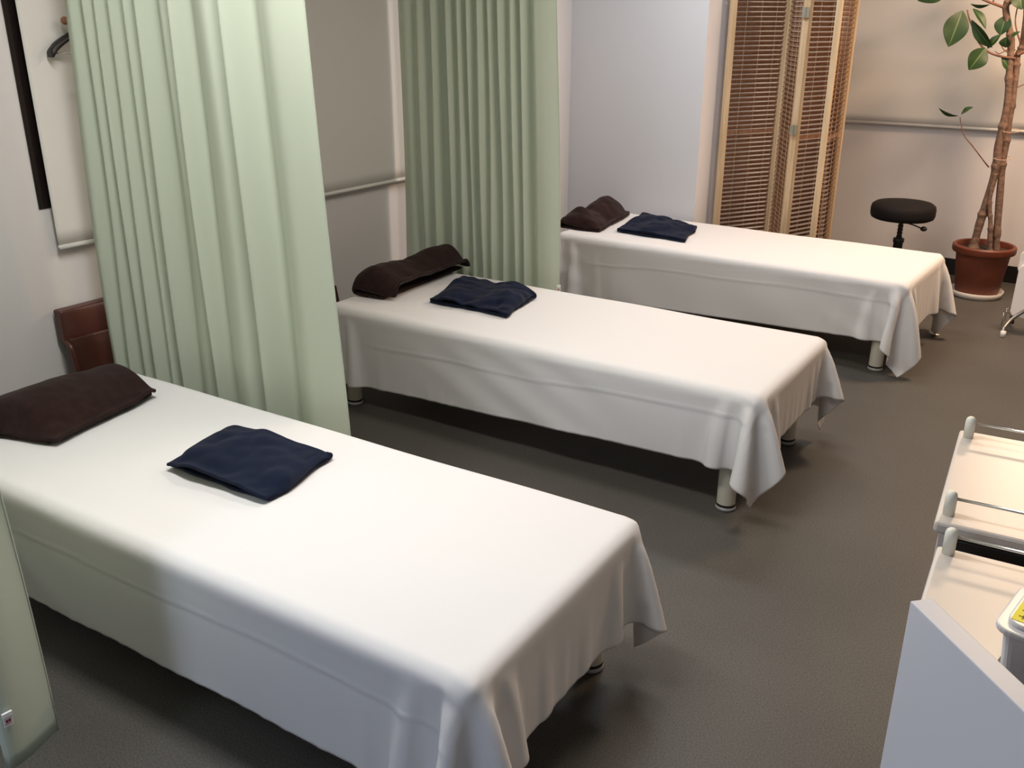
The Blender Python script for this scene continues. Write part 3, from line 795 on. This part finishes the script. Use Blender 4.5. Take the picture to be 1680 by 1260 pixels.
for s in (-1, 1):
    bm = bmesh.new(); tube(bm, catmull([(s*.205, -.115, .014), (s*.207, -.09, .045), (s*.17, -.04, .10), (s*.06, -.035, .20), (-s*.10, -.03, .34)], 6), .0095, 10)
    lg = obj('leg', bm, M_tube, wc, True)
    bm = bmesh.new(); cyl(bm, (s*.205, -.117, 0), (s*.206, -.110, .032), .013, seg=16); obj('foot_cap', bm, M_whitep, lg, True)
for s in (-1, 1):
    bm = bmesh.new(); tube(bm, catmull([(s*.205, .17, .014), (s*.207, .14, .05), (s*.17, .06, .12), (s*.16, .055, .34)], 6), .0095, 10)
    lg = obj('leg', bm, M_tube, wc, True)
    bm = bmesh.new(); cyl(bm, (s*.205, .172, 0), (s*.206, .165, .03), .012, seg=16); obj('foot_cap', bm, M_blk, lg, True)
bm = bmesh.new()
for y in (.05, .15): tube(bm, [(-.240, y, .085), (.240, y, .085)], .003, 6)
tube(bm, [(-.238, .05, .085), (-.238, .05, .012)], .003, 6); tube(bm, [(-.238, .15, .085), (-.238, .15, .012)], .003, 6)
tube(bm, [(.238, .05, .085), (.238, .05, .012)], .003, 6); tube(bm, [(.238, .15, .085), (.238, .15, .012)], .003, 6)
obj('wire_brace', bm, M_chrome, wc, True)

# ------------------------------------------------------------------ utility carts with guard rails
def cart(x0, y1, w, d, rz, zt, label, rails, mt):
    """x0, y1: far left corner of the top; local x runs right, local y away from the camera"""
    root = empty('utility_cart', (x0, y1, 0), rz); tag(root, label, 'cart', 'cream utility carts in a row')
    def part(name, a, b, c, e, z0, z1, m, bv=.002):
        bm = bmesh.new(); box(bm, a, b, c, e, z0, z1); return bevel(obj(name, bm, m, root), bv)
    part('top_board', 0, w, -d, 0, zt-.020, zt, mt, .005)
    part('side_panel', .008, .034, -d+.004, -.006, .06, zt-.0205, M_lam)
    part('side_panel', w-.034, w-.008, -d+.004, -.006, .06, zt-.0205, M_lam)
    part('back_panel', .035, w-.035, -.020, -.008, .06, zt-.0205, M_lam)
    part('shade_block', .036, w-.036, -d+.012, -.022, .45, zt-.030, M_blk)  # black block stands in for the shade inside the open cart
    part('shelf', .035, w-.035, -d+.010, -.022, .10, .116, M_lam)
    for x in (.04, w-.04):
        for y in (-.05, -d+.05):
            bm = bmesh.new(); cyl(bm, (x-.010, y, .028), (x+.010, y, .028), .028, seg=20); box(bm, x-.014, x+.014, y-.014, y+.014, .045, .06)
            obj('caster', bm, M_blk, root)
    for y in rails:
        for x in (.0165, w-.0165):
            bm = bmesh.new(); lathe(bm, [(0, zt), (.0088, zt), (.0088, zt+.032), (.0075, zt+.0375), (.0045, zt+.0405), (0, zt+.0415)], (x, y, 0), 24)
            obj('guard_post', bm, M_post, root, True)
        bm = bmesh.new(); cyl(bm, (.022, y, zt+.029), (w-.022, y, zt+.029), .0026, seg=12)
        obj('guard_rail', bm, M_chrome, root, True)
    return root
RZ = math.radians(5.5)
cart(2.400, -1.186, .46, .400, RZ, .80, 'farther cream utility cart at the right edge', (-.033, -.366), M_lam)
cart(2.4575, -1.655, .46, .315, math.radians(4.5), .80, 'nearer cream utility cart, warmly lit, with the white tub on it', (-.018,), M_lam)

# tub with milky lid and yellow label
tb = empty('storage_tub', (2.648, -1.918, .8062), math.radians(-8)); tag(tb, 'small white tub with milky lid and yellow label on the cart', 'tub')
def rprism(bm, hx, hy, z0, z1, r, f=1.0):
    lo, hi = [], []
    for cx_, cy_, a0 in ((hx-r, hy-r, 0), (-hx+r, hy-r, 90), (-hx+r, -hy+r, 180), (hx-r, -hy+r, 270)):
        for k in range(6):
            a = math.radians(a0+18*k); x, y = cx_+r*math.cos(a), cy_+r*math.sin(a)
            lo.append(bm.verts.new((x*f, y*f, z0))); hi.append(bm.verts.new((x, y, z1)))
    bm.faces.new(lo[::-1]); bm.faces.new(hi)
    for k in range(len(lo)):
        j = (k+1) % len(lo); bm.faces.new((lo[k], lo[j], hi[j], hi[k]))
bm = bmesh.new(); rprism(bm, .066, .050, .0, .074, .014, .90); bevel(obj('tub_body', bm, M_box, tb), .002)
bm = bmesh.new(); rprism(bm, .074, .058, .072, .080, .020); rprism(bm, .064, .048, .080, .086, .018)
ld = bevel(obj('lid', bm, M_lid, tb), .002)
bm = bmesh.new(); box(bm, -.060, -.030, -.040, .030, .0862, .0866); lb = obj('yellow_label', bm, M_yel, ld)
bm = bmesh.new()
for a, b in ((-.034, -.024), (-.020, -.010), (-.006, .004), (.010, .020)):
    box(bm, -.051, -.049, a, b, .0866, .0869); box(bm, -.042, -.040, a, b, .0866, .0869); box(bm, -.055, -.036, (a+b)/2-.001, (a+b)/2+.001, .0866, .0869)
obj('label_print', bm, M_ink, lb)
dm = bmesh.new(); rprism(dm, .085, .065, 0, .0055, .01)
d_ = obj('dark_mat', dm, M_blk); d_.location = (2.662, -1.918, .8002); d_.rotation_euler = (0, 0, math.radians(-8)); tag(d_, 'black mat beneath the white tub on the cart', 'mat')

# ------------------------------------------------------------------ white partition panel at the lower right
zt = .95
q0 = Vector((2.494, -2.072, 0)); dirp = Vector((.719, -.695, 0)).normalized(); nrp = Vector((-dirp.y*-1*-1, dirp.x, 0)); nrp = Vector((.695, .719, 0)).normalized()
pr = Matrix(((dirp.x, nrp.x, 0, 0), (dirp.y, nrp.y, 0, 0), (0, 0, 1, 0), (0, 0, 0, 1)))
pe = bpy.data.objects.new('tmp', None)
bm = bmesh.new(); box(bm, 0, .55, 0, .0255, 0, zt, pr)
po = bevel(obj('partition_panel', bm, M_panel), .0012, 2); po.location = q0
tag(po, 'plain white partition panel with a broad top edge at the lower right corner', 'panel')

# ------------------------------------------------------------------ lights of the room
def area(name, loc, rot, sx, sy, power, color, spread=PI):
    l = bpy.data.lights.new(name, 'AREA'); l.shape = 'RECTANGLE'; l.size = sx; l.size_y = sy; l.energy = power; l.color = color; l.spread = spread
    o = bpy.data.objects.new(name, l); col.objects.link(o); o.location = loc; o.rotation_euler = rot; return o
def fixture(x, y, sx, sy, power, color, em, label):
    root = empty('ceiling_light', (x, y, ZC)); tag(root, label, 'light')
    bm = bmesh.new()
    box(bm, -sx/2-.02, sx/2+.02, -sy/2-.02, -sy/2, -.05, 0); box(bm, -sx/2-.02, sx/2+.02, sy/2, sy/2+.02, -.05, 0)
    box(bm, -sx/2-.02, -sx/2, -sy/2, sy/2, -.05, 0); box(bm, sx/2, sx/2+.02, -sy/2, sy/2, -.05, 0)
    obj('light_frame', bm, M_alum, root)
    bm = bmesh.new(); box(bm, -sx/2, sx/2, -sy/2, sy/2, -.035, -.02)
    obj('diffuser', bm, emit('diffuser_'+label[:6], color, em), root)
    a = area('lamp', (0, 0, -.045), (0, 0, 0), sx*.95, sy*.95, power, color); a.parent = root
NEUT = (1, .97, .93)
fixture(1.1, -1.72, 1.2, .3, 30, NEUT, 2, 'fluorescent ceiling light over the nearest bed')
fixture(1.5, -.15, 1.2, .3, 15, (1, .90, .78), 2, 'fluorescent ceiling light over the middle bed')
fixture(.8, 1.30, 1.0, .3, 17, (.96, .97, 1), 2, 'neutral ceiling light over the farthest bed')
fixture(2.4, 2.2, .5, .5, 58, (1, .69, .46), 2, 'warm ceiling light near the potted tree')
lamp = empty('downlight', (2.52, .25, ZC)); tag(lamp, 'small warm ceiling downlight before the carts', 'lamp')
bm = bmesh.new(); lathe(bm, [(.060, 0), (.060, -.045), (.054, -.045), (.050, -.010), (0, -.010)], seg=40); obj('lamp_housing', bm, M_alum, lamp, True)
bm = bmesh.new(); bmesh.ops.create_uvsphere(bm, u_segments=20, v_segments=12, radius=.020, matrix=Matrix.Translation((0, 0, -.032))); obj('bulb', bm, emit('warm_bulb', (1, .75, .5), 4), lamp, True)
sl = bpy.data.lights.new('lamp_light', 'SPOT'); sl.energy = 30; sl.color = (1, .70, .40); sl.spot_size = math.radians(34); sl.spot_blend = .5; sl.shadow_soft_size = .025
so = bpy.data.objects.new('lamp_light', sl); col.objects.link(so); so.parent = lamp; so.location = (0, 0, -.06); so.rotation_euler = (math.radians(-50), 0, 0)
fixture(1.25, -3.7, .2, 1.2, 9, (.70, .82, 1), 2, 'cool ceiling tube light behind the viewer')
# daylight window behind the camera
area('daylight', (1.35, YB+.05, 1.5), (PI/2, 0, 0), .8, 1.4, 4, (.68, .78, 1.0))
bm = bmesh.new(); box(bm, .95, 1.75, YB, YB+.004, .8, 2.2)
tag(obj('window_3', bm, emit('daylit_glass', (.72, .80, 1.0), 3)), kind='structure')

w = bpy.data.worlds.new('w'); scene.world = w; w.use_nodes = True
w.node_tree.nodes['Background'].inputs[0].default_value = (.8, .85, 1, 1); w.node_tree.nodes['Background'].inputs[1].default_value = .2

# ------------------------------------------------------------------ camera
cam = bpy.data.cameras.new('camera'); co = bpy.data.objects.new('camera', cam); col.objects.link(co)
cam.sensor_width = 36; cam.sensor_fit = 'HORIZONTAL'; cam.lens = FOC*36/1680; cam.clip_start = .02
co.matrix_world = Matrix(((RGT.x, UP.x, -FWD.x, CAM.x), (RGT.y, UP.y, -FWD.y, CAM.y), (RGT.z, UP.z, -FWD.z, CAM.z), (0, 0, 0, 1)))
scene.camera = co
vs_ = scene.view_settings
vs_.view_transform = 'Standard'; vs_.look = 'None'; vs_.gamma = 1; vs_.use_curve_mapping = False; vs_.exposure = .06
